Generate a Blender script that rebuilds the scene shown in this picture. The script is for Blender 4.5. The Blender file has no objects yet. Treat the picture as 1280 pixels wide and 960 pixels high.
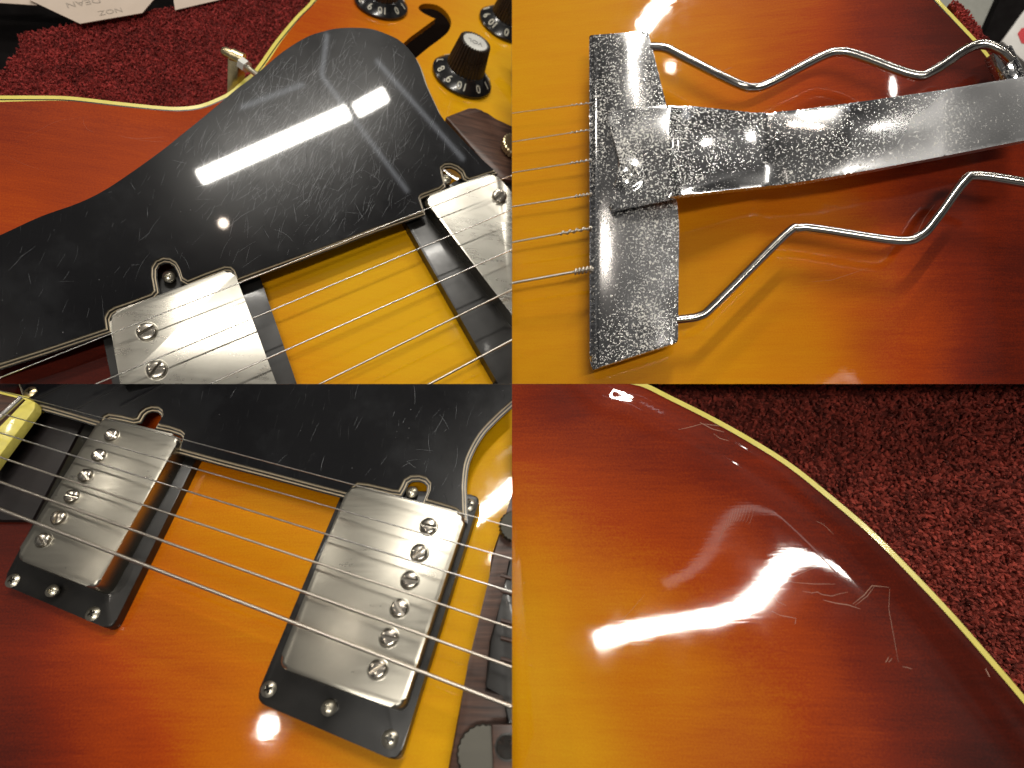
import bpy, bmesh, math, random
from mathutils import Vector, Matrix
from mathutils.geometry import delaunay_2d_cdt
random.seed(7)
scene = bpy.context.scene
COL = scene.collection

# ------------------------------------------------------------------ camera
# four close-up views of one guitar stand side by side; one wide lens looks straight down on them
FP = 800.0                       # focal length in pixels of a 1280 wide frame
CAMZ = 0.5
cam_data = bpy.data.cameras.new("camera")
cam = bpy.data.objects.new("camera", cam_data)
COL.objects.link(cam)
cam.location = (0, 0, CAMZ)
cam_data.sensor_width = 36.0
cam_data.lens = 36.0 * FP / 1280.0
cam_data.clip_start = 0.005
cam_data.clip_end = 50.0
cam_data.dof.use_dof = True
cam_data.dof.focus_distance = 0.220
cam_data.dof.aperture_fstop = 12.0
scene.camera = cam

# ------------------------------------------------------------------ room light
world = bpy.data.worlds.new("World")
scene.world = world
world.use_nodes = True
bg = world.node_tree.nodes["Background"]
wn = world.node_tree
w_tc = wn.nodes.new('ShaderNodeTexCoord')
w_no = wn.nodes.new('ShaderNodeTexNoise')
w_no.inputs['Scale'].default_value = 2.2
w_no.inputs['Detail'].default_value = 2.0
w_ra = wn.nodes.new('ShaderNodeValToRGB')
w_ra.color_ramp.elements[0].position = 0.40
w_ra.color_ramp.elements[0].color = (0.018, 0.017, 0.017, 1)
w_ra.color_ramp.elements[1].position = 0.66
w_ra.color_ramp.elements[1].color = (0.19, 0.182, 0.17, 1)
wn.links.new(w_tc.outputs['Generated'], w_no.inputs['Vector'])
wn.links.new(w_no.outputs[0], w_ra.inputs[0])
wn.links.new(w_ra.outputs[0], bg.inputs[0])
bg.inputs[1].default_value = 1.0
scene.view_settings.view_transform = 'Standard'
scene.view_settings.look = 'None'
scene.view_settings.exposure = 0.0
scene.view_settings.gamma = 1.0


def tube_lamp(name, p0, p1, width, radiance, color):
    """a straight fluorescent tube between two world points, facing the table"""
    p0, p1 = Vector(p0), Vector(p1)
    mid = (p0 + p1) / 2
    x = (p1 - p0).normalized()
    z = (mid - Vector((0, 0, 0.28))).normalized()
    z = (z - z.dot(x) * x).normalized()
    y = z.cross(x)
    L = bpy.data.lights.new(name, 'AREA')
    L.shape = 'RECTANGLE'
    L.size = (p1 - p0).length
    L.size_y = width
    L.energy = radiance * math.pi * L.size * width
    L.color = color
    o = bpy.data.objects.new(name, L)
    COL.objects.link(o)
    m = Matrix((x, y, z)).transposed().to_4x4()
    m.translation = mid
    o.matrix_world = m
    return o


def bulb_lamp(name, d, dist, radius, radiance, color):
    d = Vector(d).normalized()
    L = bpy.data.lights.new(name, 'AREA')
    L.shape = 'DISK'
    L.size = radius * 2
    L.energy = radiance * math.pi * math.pi * radius ** 2
    L.color = color
    o = bpy.data.objects.new(name, L)
    COL.objects.link(o)
    o.location = Vector((0, 0, 0.28)) + d * dist
    o.rotation_euler = d.to_track_quat('Z', 'Y').to_euler()
    return o


LC = (1.0, 0.95, 0.86)
LAMPS = True
#LIGHTS-BEGIN
# ceiling tubes and two small bulbs of the workshop, plus lamps added for single highlights, 1.5 to 2 m away
tube_lamp("fluorescent_tube", (-0.128, 1.339, 1.399), (0.207, 1.504, 1.174), 0.035, 190, LC)
tube_lamp("fluorescent_tube", (0.227, 1.508, 1.163), (0.294, 1.538, 1.104), 0.035, 190, LC)
tube_lamp("fluorescent_tube", (-0.208, 0.109, 1.992), (0.385, 0.308, 1.943), 0.045, 95, LC)
tube_lamp("fluorescent_tube", (0.412, 0.317, 1.940), (0.52, 0.353, 1.930), 0.045, 95, LC)
tube_lamp("fluorescent_tube", (0.14, 1.925, 0.966), (0.53, 1.945, 0.764), 0.035, 110, LC)  # tube added for the highlight along the lower bout rim
tube_lamp("fluorescent_tube", (0.57, 1.94, 0.76), (1.25, 1.75, 0.75), 0.035, 80, LC)  # another added tube, to stretch that rim highlight to the right
bulb_lamp("lamp_bulb", (-0.057, 1.261, 1.185), 1.7, 0.011, 110, (1, 0.82, 0.66))
bulb_lamp("lamp_bulb", (-0.574, 0.793, 1.284), 1.6, 0.023, 150, (1, 0.9, 0.78))
bulb_lamp("lamp_bulb", (0.66, 1.11, 1.193), 1.7, 0.020, 90, LC)
bulb_lamp("cover_glow_light", (-0.900, 1.053, 0.718), 1.56, 0.05, 42, (1, 0.93, 0.82))  # added light for the bright band on the neck pickup cover
# weak strip lights standing in for ceiling rails, added for their mirrored lines
for a, b in (((0.139, 1.799, 1.144), (0.147, 1.727, 1.236)), ((0.147, 1.727, 1.236), (0.461, 1.508, 1.385)),
             ((0.287, 1.765, 1.147), (0.605, 1.571, 1.249)), ((-0.055, 1.641, 1.37), (0.103, 1.708, 1.269))):
    tube_lamp("ceiling_rail_glow", a, b, 0.011, 4.0, (0.92, 0.95, 1.0))
for a, b in (((0.024, 0.366, 2.169), (0.382, 0.559, 2.097)), ((0.382, 0.559, 2.097), (0.448, 0.384, 2.136))):
    tube_lamp("ceiling_rail_glow", a, b, 0.030, 2.2, (1.0, 0.92, 0.85))  # wider strip lights, added for the faint streaks in the bout lacquer
#LIGHTS-END


# ------------------------------------------------------------------ tiles: local frames
class Tile:
    def __init__(s, name, n, cpx, zc, sx, sy, H=None):
        s.name = name
        s.n = Vector(n).normalized()
        s.sx, s.sy = sx, sy
        d = s.ray(*cpx)
        s.O = d * zc                                     # mm, camera at the origin
        s.u = (Vector((1, 0, 0)) - s.n * s.n.x).normalized()
        s.v = s.n.cross(s.u)
        s.H = H or (lambda a, b: 0.0)
        s.M = Matrix((s.u, s.v, s.n)).transposed()        # local -> camera axes
        s.MI = s.M.transposed()

    @staticmethod
    def ray(px, py):
        return Vector(((px - 640) / FP, (480 - py) / FP, -1.0))

    def T(s, px, py, h=0.0, flat=False):
        """pixel of the photograph -> local point (mm) at height h over the guitar top"""
        d = s.ray(px, py)
        dn, on = d.dot(s.n), s.O.dot(s.n)
        k = (on + h) / dn
        if not flat:
            def f(k):
                p = d * k - s.O
                return p.dot(s.n) - h - s.H(p.dot(s.u), p.dot(s.v))
            for _ in range(5):                       # Newton steps along the ray
                e = k * 1e-4
                v = f(k)
                if abs(v) < 1e-4:
                    break
                k -= v * e / (f(k + e) - v)
        p = d * k - s.O
        return Vector((p.dot(s.u), p.dot(s.v), p.dot(s.n)))

    def view(s, p):
        """unit direction camera -> local point, in local axes"""
        return (s.MI @ (s.O + s.M @ p)).normalized()

    def norm(s, p, e=0.5):
        hx = (s.H(p.x + e, p.y) - s.H(p.x - e, p.y)) / (2 * e)
        hy = (s.H(p.x, p.y + e) - s.H(p.x, p.y - e)) / (2 * e)
        return Vector((-hx, -hy, 1)).normalized()

    def empty(s, name):
        o = bpy.data.objects.new(name, None)
        COL.objects.link(o)
        o.empty_display_size = 0.02
        m = s.M.to_4x4()
        m.translation = s.O * 0.001 + Vector((0, 0, CAMZ))
        o.matrix_world = m
        ORG[o] = Vector((0, 0, 0))
        return o


ORG = {}


def clip(bm, t):
    EPS = 0.02
    for ax, sg in ((0, t.sx), (1, t.sy)):
        no = Vector((0, 0, 0))
        no[ax] = -sg                                     # outer side is across the axis
        co_w = Vector((0, 0, 0))
        co_w[ax] = sg * EPS
        co = t.MI @ (co_w - t.O)
        nl = t.MI @ no
        ds = [(v.co - co).dot(nl) for v in bm.verts]
        if not ds or max(ds) <= 0:
            continue
        if min(ds) >= 0:
            bmesh.ops.delete(bm, geom=bm.verts[:], context='VERTS')
            return
        r = bmesh.ops.bisect_plane(bm, geom=bm.verts[:] + bm.edges[:] + bm.faces[:], dist=1e-5,
                                   plane_co=co, plane_no=nl, clear_outer=True)
        ed = [e for e in r['geom_cut'] if isinstance(e, bmesh.types.BMEdge) and e.is_boundary]
        if ed:
            try:
                bmesh.ops.holes_fill(bm, edges=ed, sides=0)
            except Exception:
                pass


def add(t, name, bm, mat, parent, smooth=40, origin=None, clipit=True, flat=True):
    if clipit:
        clip(bm, t)
    if not bm.faces:
        bm.free()
        return None
    bmesh.ops.recalc_face_normals(bm, faces=bm.faces[:])
    if origin is None:
        xs = [v.co for v in bm.verts]
        origin = Vector(((min(c.x for c in xs) + max(c.x for c in xs)) / 2,
                         (min(c.y for c in xs) + max(c.y for c in xs)) / 2, min(c.z for c in xs)))
    origin = Vector(origin)
    for v in bm.verts:
        v.co = (v.co - origin) * 0.001
    me = bpy.data.meshes.new(name)
    bm.to_mesh(me)
    bm.free()
    if smooth:
        me.polygons.foreach_set('use_smooth', [not (flat and abs(p.normal.z) > 0.9998) for p in me.polygons])
        me.set_sharp_from_angle(angle=math.radians(smooth))
    me.materials.append(mat)
    o = bpy.data.objects.new(name, me)
    COL.objects.link(o)
    o.parent = parent
    o.location = (origin - ORG[parent]) * 0.001
    ORG[o] = origin
    return o


def sub_empty(t, name, parent, origin):
    o = bpy.data.objects.new(name, None)
    COL.objects.link(o)
    o.empty_display_size = 0.01
    o.parent = parent
    o.location = (Vector(origin) - ORG[parent]) * 0.001
    ORG[o] = Vector(origin)
    return o


def tag(o, label=None, cat=None, group=None, kind=None):
    if label:
        o['label'] = label
    if cat:
        o['category'] = cat
    if group:
        o['group'] = group
    if kind:
        o['kind'] = kind
    return o


# ------------------------------------------------------------------ shape helpers
def catmull(pts, n=6, closed=False):
    pts = [Vector(p) for p in pts]
    out = []
    N = len(pts)
    for i in range(N if closed else N - 1):
        if closed:
            p0, p1, p2, p3 = pts[i - 1], pts[i], pts[(i + 1) % N], pts[(i + 2) % N]
        else:
            p1, p2 = pts[i], pts[i + 1]
            p0 = pts[i - 1] if i else p1 * 2 - p2
            p3 = pts[i + 2] if i + 2 < N else p2 * 2 - p1
        for k in range(n):
            f = k / n
            out.append(0.5 * ((2 * p1) + (p2 - p0) * f + (2 * p0 - 5 * p1 + 4 * p2 - p3) * f * f
                              + (3 * p1 - p0 - 3 * p2 + p3) * f ** 3))
    if not closed:
        out.append(pts[-1])
    return out


def round_poly(pts, radii, n=5):
    """rounded corners of a closed 2d/3d polygon"""
    N = len(pts)
    out = []
    for i in range(N):
        p, a, b = Vector(pts[i]), Vector(pts[i - 1]), Vector(pts[(i + 1) % N])
        r = radii[i] if isinstance(radii, (list, tuple)) else radii
        if r <= 0:
            out.append(p)
            continue
        da, db = (a - p).normalized(), (b - p).normalized()
        r = min(r, (a - p).length * 0.49, (b - p).length * 0.49)
        s, e = p + da * r, p + db * r
        for k in range(n + 1):
            f = k / n
            out.append(s * (1 - f) ** 2 + p * 2 * f * (1 - f) + e * f * f)
    return out


def prism(pts, depth, bevel=0.0, seg=2, bm=None, taper=0.0):
    bm = bm or bmesh.new()
    top = [bm.verts.new(p) for p in pts]
    c = sum((Vector(p) for p in pts), Vector()) / len(pts)
    bot = []
    for p in pts:
        p = Vector(p)
        q = p - Vector((0, 0, depth))
        if taper:
            d = p - c
            d.z = 0
            q += d.normalized() * taper
        bot.append(bm.verts.new(q))
    bm.faces.new(top)
    bm.faces.new(bot[::-1])
    N = len(pts)
    for i in range(N):
        bm.faces.new((top[i], bot[i], bot[(i + 1) % N], top[(i + 1) % N]))
    if bevel:
        te = [e for e in bm.edges if e.verts[0] in set(top) and e.verts[1] in set(top)]
        bmesh.ops.bevel(bm, geom=te, offset=bevel, segments=seg, profile=0.5, affect='EDGES', clamp_overlap=True)
    return bm


def in_poly(x, y, poly):
    c = False
    j = len(poly) - 1
    for i in range(len(poly)):
        xi, yi = poly[i][0], poly[i][1]
        xj, yj = poly[j][0], poly[j][1]
        if (yi > y) != (yj > y) and x < (xj - xi) * (y - yi) / (yj - yi + 1e-12) + xi:
            c = not c
        j = i
    return c


def seg_dist(x, y, poly, closed=True):
    best = 1e9
    n = len(poly)
    for i in range(n if closed else n - 1):
        ax, ay = poly[i][0], poly[i][1]
        bx, by = poly[(i + 1) % n][0], poly[(i + 1) % n][1]
        dx, dy = bx - ax, by - ay
        l = dx * dx + dy * dy
        f = 0 if l == 0 else max(0, min(1, ((x - ax) * dx + (y - ay) * dy) / l))
        d = (x - ax - f * dx) ** 2 + (y - ay - f * dy) ** 2
        if d < best:
            best = d
    return math.sqrt(best)


def cdt(outline, holes, step, margin=0.0):
    """triangulate a 2d outline with holes and an inner grid of points"""
    pts, edges = [], []
    for loop in [outline] + list(holes):
        k = len(pts)
        pts += [Vector((p[0], p[1])) for p in loop]
        edges += [(k + i, k + (i + 1) % len(loop)) for i in range(len(loop))]
    x0, x1 = min(p[0] for p in outline), max(p[0] for p in outline)
    y0, y1 = min(p[1] for p in outline), max(p[1] for p in outline)
    row = 0
    y = y0 + step / 2
    while y < y1:
        x = x0 + step / 2 + (step / 2 if row % 2 else 0)
        while x < x1:
            if in_poly(x, y, outline) and not any(in_poly(x, y, h) for h in holes) and not (margin and seg_dist(x, y, outline) < margin):
                pts.append(Vector((x, y)))
            x += step
        y += step * 0.866
        row += 1
    r = delaunay_2d_cdt(pts, edges, [], 0, 1e-4)
    V, Fc = r[0], r[2]
    tris = []
    for f in Fc:
        cx = sum(V[i].x for i in f) / len(f)
        cy = sum(V[i].y for i in f) / len(f)
        if in_poly(cx, cy, outline) and not any(in_poly(cx, cy, h) for h in holes):
            tris.append(tuple(f))
    return V, tris


def sheet(V, tris, fn, thick, attr=None, thick_dir=None, bevel=0):
    """closed plate: top verts fn(x,y), bottom = top - thick"""
    bm = bmesh.new()
    lay = bm.verts.layers.float.new('burst') if attr else None
    used = sorted({i for f in tris for i in f})
    top, bot = {}, {}
    dz = Vector((0, 0, -thick)) if thick_dir is None else thick_dir
    for i in used:
        p = fn(V[i].x, V[i].y)
        top[i] = bm.verts.new(p)
        bot[i] = bm.verts.new(p + dz)
        if attr:
            a = attr(V[i].x, V[i].y)
            top[i][lay] = a
            bot[i][lay] = a
    cnt = {}
    rim = []
    for f in tris:
        bm.faces.new([top[i] for i in f])
        bm.faces.new([bot[i] for i in reversed(f)])
        for k in range(len(f)):
            e = (f[k], f[(k + 1) % len(f)])
            cnt[frozenset(e)] = None if frozenset(e) in cnt else e
    for e in cnt.values():
        if e:
            a, b = e
            try:
                bm.faces.new((top[b], top[a], bot[a], bot[b]))
                rim.append(bm.edges.get((top[a], top[b])))
            except ValueError:
                pass
    if bevel:
        bmesh.ops.bevel(bm, geom=rim, offset=bevel, segments=2, profile=0.5, affect='EDGES', clamp_overlap=True)
    return bm


def tube(path, rad, seg=10, bm=None, caps=True, flatten=1.0):
    """round bar along a 3d path; rad number or list"""
    bm = bm or bmesh.new()
    path = [Vector(p) for p in path]
    rings = []
    up = Vector((0, 0, 1))
    for i, p in enumerate(path):
        tan = (path[min(i + 1, len(path) - 1)] - path[max(i - 1, 0)]).normalized()
        s = tan.cross(up)
        if s.length < 1e-4:
            s = tan.cross(Vector((1, 0, 0)))
        s.normalize()
        w = s.cross(tan).normalized()
        r = rad[i] if isinstance(rad, (list, tuple)) else rad
        rings.append([bm.verts.new(p + (s * math.cos(2 * math.pi * k / seg) + w * math.sin(2 * math.pi * k / seg) * flatten) * r)
                      for k in range(seg)])
    for i in range(len(rings) - 1):
        for k in range(seg):
            bm.faces.new((rings[i][k], rings[i][(k + 1) % seg], rings[i + 1][(k + 1) % seg], rings[i + 1][k]))
    if caps:
        bm.faces.new(rings[0][::-1])
        bm.faces.new(rings[-1])
    return bm


def axes(axis):
    a = Vector(axis).normalized()
    s = a.cross(Vector((0, 1, 0)))
    if s.length < 1e-3:
        s = a.cross(Vector((1, 0, 0)))
    s.normalize()
    return Matrix((s, a.cross(s), a)).transposed()


def lathe(center, axis, prof, seg=32, bm=None, flutes=0, depth=0.0):
    """prof: list of (r, h) from bottom to top"""
    bm = bm or bmesh.new()
    M = axes(axis)
    c = Vector(center)
    rings = []
    for r, h in prof:
        if r <= 1e-6:
            rings.append([bm.verts.new(c + M @ Vector((0, 0, h)))])
        else:
            ring = []
            for k in range(seg):
                an = 2 * math.pi * k / seg
                rr = r
                if flutes:
                    rr = r - (depth if (k % 4) in (2, 3) else 0)
                ring.append(bm.verts.new(c + M @ Vector((rr * math.cos(an), rr * math.sin(an), h))))
            rings.append(ring)
    for i in range(len(rings) - 1):
        A, B = rings[i], rings[i + 1]
        for k in range(seg):
            a0, a1 = A[k % len(A)], A[(k + 1) % len(A)]
            b0, b1 = B[k % len(B)], B[(k + 1) % len(B)]
            vs = []
            for v in (a0, a1, b1, b0):
                if v not in vs:
                    vs.append(v)
            if len(vs) > 2:
                bm.faces.new(vs)
    if len(rings[0]) > 1:
        bm.faces.new(rings[0][::-1])
    if len(rings[-1]) > 1:
        bm.faces.new(rings[-1])
    return bm


def slot_screw(center, axis, r, h, slot, ang, bm=None):
    """fillister head: base disc and two bevelled half discs with a slot between"""
    bm = bm or bmesh.new()
    lathe(center, axis, [(r * 0.98, -h * 0.5), (r * 0.98, h * 0.25)], 28, bm)
    M = axes(axis) @ Matrix.Rotation(ang, 3, 'Z')
    c = Vector(center)
    for sgn in (-1, 1):
        a0 = math.asin(slot / r)
        pts = []
        for k in range(15):
            an = a0 + (math.pi - 2 * a0) * k / 14
            pts.append((r * math.cos(an), r * math.sin(an)))
        rings = []
        for f, z in ((1.0, 0.0), (1.0, 0.62), (0.94, 0.84), (0.78, 0.97), (0.45, 1.05)):
            rg = []
            for (x, y) in pts:
                yy = slot + (y - slot) * f
                xx = x * f
                rg.append(bm.verts.new(c + M @ Vector((xx * sgn, yy * sgn, h * z))))
            rings.append(rg)
        n = len(pts)
        for i in range(len(rings) - 1):
            for k in range(n):
                bm.faces.new((rings[i][k], rings[i][(k + 1) % n], rings[i + 1][(k + 1) % n], rings[i + 1][k]))
        bm.faces.new(rings[-1])
        bm.faces.new(rings[0][::-1])
    return bm


def cross_screw(center, axis, r, h, ang):
    """small domed head with a cross recess"""
    w, l = r * 0.17, r * 0.52
    cr = [(w, w), (w, l), (-w, l), (-w, w), (-l, w), (-l, -w), (-w, -w), (-w, -l), (w, -l), (w, -w), (l, -w), (l, w)]
    out = [(r * math.cos(2 * math.pi * k / 24), r * math.sin(2 * math.pi * k / 24)) for k in range(24)]
    mid = []
    V, tr = cdt(out, [cr], r * 0.35)
    M = axes(axis) @ Matrix.Rotation(ang, 3, 'Z')
    c = Vector(center)
    bm = sheet(V, tr, lambda x, y: c + M @ Vector((x, y, h * (1 - 0.75 * ((x * x + y * y) / r / r) ** 1.3))), 0,
               thick_dir=M @ Vector((0, 0, -h * 0.9)))
    lathe(c, axis, [(r * 0.85, -h * 1.2), (r * 0.85, h * 0.02), (r * 0.3, -h * 0.25), (0, -h * 0.3)], 20, bm)
    return bm


def text_bm(s, size, place, depth=0.04):
    cu = bpy.data.curves.new('t', 'FONT')
    cu.body = s
    cu.size = size
    cu.align_x = 'CENTER'
    cu.align_y = 'CENTER'
    cu.extrude = depth
    cu.resolution_u = 3
    ob = bpy.data.objects.new('t', cu)
    COL.objects.link(ob)
    dg = bpy.context.evaluated_depsgraph_get()
    me = bpy.data.meshes.new_from_object(ob.evaluated_get(dg))
    bm = bmesh.new()
    bm.from_mesh(me)
    for v in bm.verts:
        v.co = place(v.co.copy())
    bpy.data.objects.remove(ob)
    bpy.data.curves.remove(cu)
    bpy.data.meshes.remove(me)
    return bm


# ------------------------------------------------------------------ materials
def new_mat(name):
    m = bpy.data.materials.new(name)
    m.use_nodes = True
    nt = m.node_tree
    b = nt.nodes['Principled BSDF']
    return m, nt, b


def N(nt, typ, ins=None, **props):
    n = nt.nodes.new(typ)
    for k, v in props.items():
        setattr(n, k, v)
    for k, v in (ins or {}).items():
        if isinstance(v, bpy.types.NodeSocket):
            nt.links.new(v, n.inputs[k])
        else:
            n.inputs[k].default_value = v
    return n


def ramp(nt, fac, stops, interp='LINEAR'):
    r = nt.nodes.new('ShaderNodeValToRGB')
    r.color_ramp.interpolation = interp
    e = r.color_ramp.elements
    while len(e) < len(stops):
        e.new(0.5)
    for i, (p, c) in enumerate(stops):
        e[i].position = p
        e[i].color = (c, c, c, 1) if isinstance(c, (int, float)) else (*c, 1)
    nt.links.new(fac, r.inputs[0])
    return r.outputs[0]


def coords(nt, scale=(1, 1, 1), rot=(0, 0, 0), kind='Object'):
    tc = N(nt, 'ShaderNodeTexCoord')
    mp = N(nt, 'ShaderNodeMapping', {'Vector': tc.outputs[kind], 'Scale': scale, 'Rotation': rot})
    return mp.outputs[0]


def noise(nt, vec, scale, detail=3, rough=0.5):
    n = N(nt, 'ShaderNodeTexNoise', {'Vector': vec, 'Scale': scale, 'Detail': detail, 'Roughness': rough})
    return n.outputs[0]


def math_n(nt, op, a, b=0.0, c=None, clamp=False):
    n = nt.nodes.new('ShaderNodeMath')
    n.operation = op
    n.use_clamp = clamp
    for i, v in enumerate((a, b) if c is None else (a, b, c)):
        if isinstance(v, bpy.types.NodeSocket):
            nt.links.new(v, n.inputs[i])
        else:
            n.inputs[i].default_value = v
    return n.outputs[0]


def mixc(nt, fac, a, b, blend='MIX'):
    n = nt.nodes.new('ShaderNodeMix')
    n.data_type = 'RGBA'
    n.blend_type = blend
    for k, v in ((0, fac), (6, a), (7, b)):
        if isinstance(v, bpy.types.NodeSocket):
            nt.links.new(v, n.inputs[k])
        else:
            n.inputs[k].default_value = v if isinstance(v, (int, float)) else (*v, 1)
    return n.outputs[2]


def bump(nt, b, height, strength, dist=0.0002, sock='Normal'):
    n = N(nt, 'ShaderNodeBump', {'Height': height, 'Strength': strength, 'Distance': dist})
    nt.links.new(n.outputs[0], b.inputs[sock])
    return n


def wood_mat(name, rot):
    """sunburst lacquer: the stain runs from amber to dark red with the vertex value 'burst'"""
    m, nt, b = new_mat(name)
    at = N(nt, 'ShaderNodeAttribute', attribute_name='burst')
    v1 = coords(nt, (25, 260, 60), (0, 0, rot))
    v2 = coords(nt, (90, 1500, 200), (0, 0, rot))
    v3 = coords(nt, (1, 1, 1), (0, 0, rot))
    g1 = noise(nt, v1, 1.0, 3, 0.55)
    g2 = noise(nt, v2, 1.0, 2, 0.6)
    bl = noise(nt, v3, 22, 2, 0.5)
    sp = noise(nt, v3, 1900, 1, 0.5)
    f = math_n(nt, 'ADD', at.outputs['Fac'], math_n(nt, 'MULTIPLY', math_n(nt, 'SUBTRACT', g1, 0.5), 0.10))
    f = math_n(nt, 'ADD', f, math_n(nt, 'MULTIPLY', math_n(nt, 'SUBTRACT', g2, 0.5), 0.11))
    f = math_n(nt, 'ADD', f, math_n(nt, 'MULTIPLY', math_n(nt, 'SUBTRACT', bl, 0.5), 0.04))
    f = math_n(nt, 'ADD', f, math_n(nt, 'MULTIPLY', math_n(nt, 'SUBTRACT', sp, 0.5), 0.16))
    c = ramp(nt, f, [(0.0, (0.74, 0.40, 0.004)), (0.16, (0.68, 0.29, 0.003)), (0.36, (0.57, 0.155, 0.002)),
                     (0.56, (0.39, 0.050, 0.003)), (0.72, (0.20, 0.019, 0.004)), (0.86, (0.085, 0.010, 0.005)),
                     (1.0, (0.035, 0.006, 0.004))])
    # short dark mineral flecks along the grain
    fl = N(nt, 'ShaderNodeTexVoronoi', {'Vector': coords(nt, (45, 320, 1), (0, 0, rot)), 'Scale': 1.0, 'Randomness': 1.0}).outputs['Distance']
    flm = ramp(nt, fl, [(0.02, 1.0), (0.05, 0.0)])
    sel = ramp(nt, noise(nt, v3, 60, 1), [(0.60, 0.0), (0.66, 1.0)])
    c = mixc(nt, math_n(nt, 'MULTIPLY', math_n(nt, 'MULTIPLY', flm, sel), 0.6), c, (0.16, 0.03, 0.003))
    nt.links.new(c, b.inputs['Base Color'])
    b.inputs['Roughness'].default_value = 0.45
    b.inputs['Specular IOR Level'].default_value = 0.04
    b.inputs['Coat Weight'].default_value = 1.0
    b.inputs['Coat IOR'].default_value = 1.5
    cr = ramp(nt, noise(nt, v3, 70, 4, 0.6), [(0.35, 0.02), (0.7, 0.065)])
    nt.links.new(cr, b.inputs['Coat Roughness'])
    h = math_n(nt, 'ADD', math_n(nt, 'MULTIPLY', noise(nt, v3, 160, 2), 1.0), math_n(nt, 'MULTIPLY', noise(nt, v2, 1.0, 2), 0.25))
    bump(nt, b, h, 0.042, 0.0002, 'Coat Normal')
    return m


def plain(name, col, rough=0.4, metal=0.0, var=0.12, scale=300, bmp=0.05, coat=0.0, spec=0.5):
    m, nt, b = new_mat(name)
    b.inputs['Specular IOR Level'].default_value = spec
    v = coords(nt)
    n = noise(nt, v, scale, 4, 0.6)
    lo = tuple(max(0, c * (1 - var)) for c in col)
    hi = tuple(min(1, c * (1 + var)) for c in col)
    nt.links.new(ramp(nt, n, [(0.3, lo), (0.7, hi)]), b.inputs['Base Color'])
    nt.links.new(ramp(nt, noise(nt, v, scale * 0.4, 4), [(0.3, max(0.02, rough * 0.75)), (0.7, min(1, rough * 1.3))]), b.inputs['Roughness'])
    b.inputs['Metallic'].default_value = metal
    b.inputs['Coat Weight'].default_value = coat
    b.inputs['Coat Roughness'].default_value = 0.08
    if bmp:
        bump(nt, b, n, bmp, 0.0002)
    return m


def scratch_lines(nt, rot, sx, sy, width, thr=0.55, seed=0.0):
    """hairline scratches: stretched voronoi cell edges kept in random patches"""
    v = coords(nt, (sx, sy, 1), (0, 0, rot))
    d = N(nt, 'ShaderNodeTexVoronoi', {'Vector': v, 'Scale': 1.0}, feature='DISTANCE_TO_EDGE').outputs['Distance']
    return ramp(nt, d, [(0.0, 1.0), (width, 0.0)])


def pickguard_mat():
    m, nt, b = new_mat('black_pickguard_plastic')
    v = coords(nt)
    b.inputs['Base Color'].default_value = (0.006, 0.006, 0.007, 1)
    haze = noise(nt, v, 45, 5, 0.65)
    wob = N(nt, 'ShaderNodeTexNoise', {'Vector': v, 'Scale': 35.0, 'Detail': 2.0})
    s = None
    for rot, sx, sy, wd in ((0.55, 1900, 26, 0.022), (0.85, 1700, 22, 0.02), (0.25, 1600, 30, 0.022), (-0.5, 1000, 24, 0.018), (1.3, 1200, 22, 0.018), (0.65, 2300, 34, 0.02)):
        mp = N(nt, 'ShaderNodeMapping', {'Vector': N(nt, 'ShaderNodeVectorMath', {0: N(nt, 'ShaderNodeTexCoord').outputs['Object'], 1: N(nt, 'ShaderNodeVectorMath', {0: wob.outputs['Color'], 1: (0.014, 0.014, 0)}, operation='MULTIPLY').outputs[0]}, operation='ADD').outputs[0],
                                         'Rotation': (0, 0, rot), 'Scale': (sx, sy, 1)})
        vo = N(nt, 'ShaderNodeTexVoronoi', {'Vector': mp.outputs[0], 'Scale': 1.0}).outputs['Distance']
        ln = ramp(nt, vo, [(0.0, 1.0), (wd * 3, 0.0)])
        s = ln if s is None else math_n(nt, 'MAXIMUM', s, ln)
    pt = ramp(nt, noise(nt, v, 60, 3), [(0.35, 0.15), (0.65, 1.0)])
    s = math_n(nt, 'MULTIPLY', s, pt)
    dust = ramp(nt, N(nt, 'ShaderNodeTexVoronoi', {'Vector': v, 'Scale': 420.0}).outputs['Distance'], [(0.05, 1.0), (0.09, 0.0)])
    dsel = ramp(nt, noise(nt, v, 130, 2), [(0.58, 0.0), (0.66, 1.0)])
    dust = math_n(nt, 'MULTIPLY', dust, dsel)
    col = mixc(nt, math_n(nt, 'MULTIPLY', dust, 0.35), (0.005, 0.005, 0.006), (0.5, 0.5, 0.5))
    col = mixc(nt, math_n(nt, 'MULTIPLY', ramp(nt, haze, [(0.5, 0.0), (0.8, 1.0)]), 0.02), col, (0.5, 0.55, 0.6))
    col = mixc(nt, math_n(nt, 'MULTIPLY', s, 0.10), col, (0.5, 0.52, 0.55))
    nt.links.new(col, b.inputs['Base Color'])
    rg = math_n(nt, 'ADD', ramp(nt, haze, [(0.3, 0.17), (0.75, 0.27)]), math_n(nt, 'MULTIPLY', s, 0.1))
    nt.links.new(rg, b.inputs['Roughness'])
    b.inputs['Specular IOR Level'].default_value = 0.09
    bump(nt, b, s, 0.5, 0.00012)
    b.inputs['Coat Weight'].default_value = 0.75
    b.inputs['Coat Roughness'].default_value = 0.03
    return m


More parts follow.
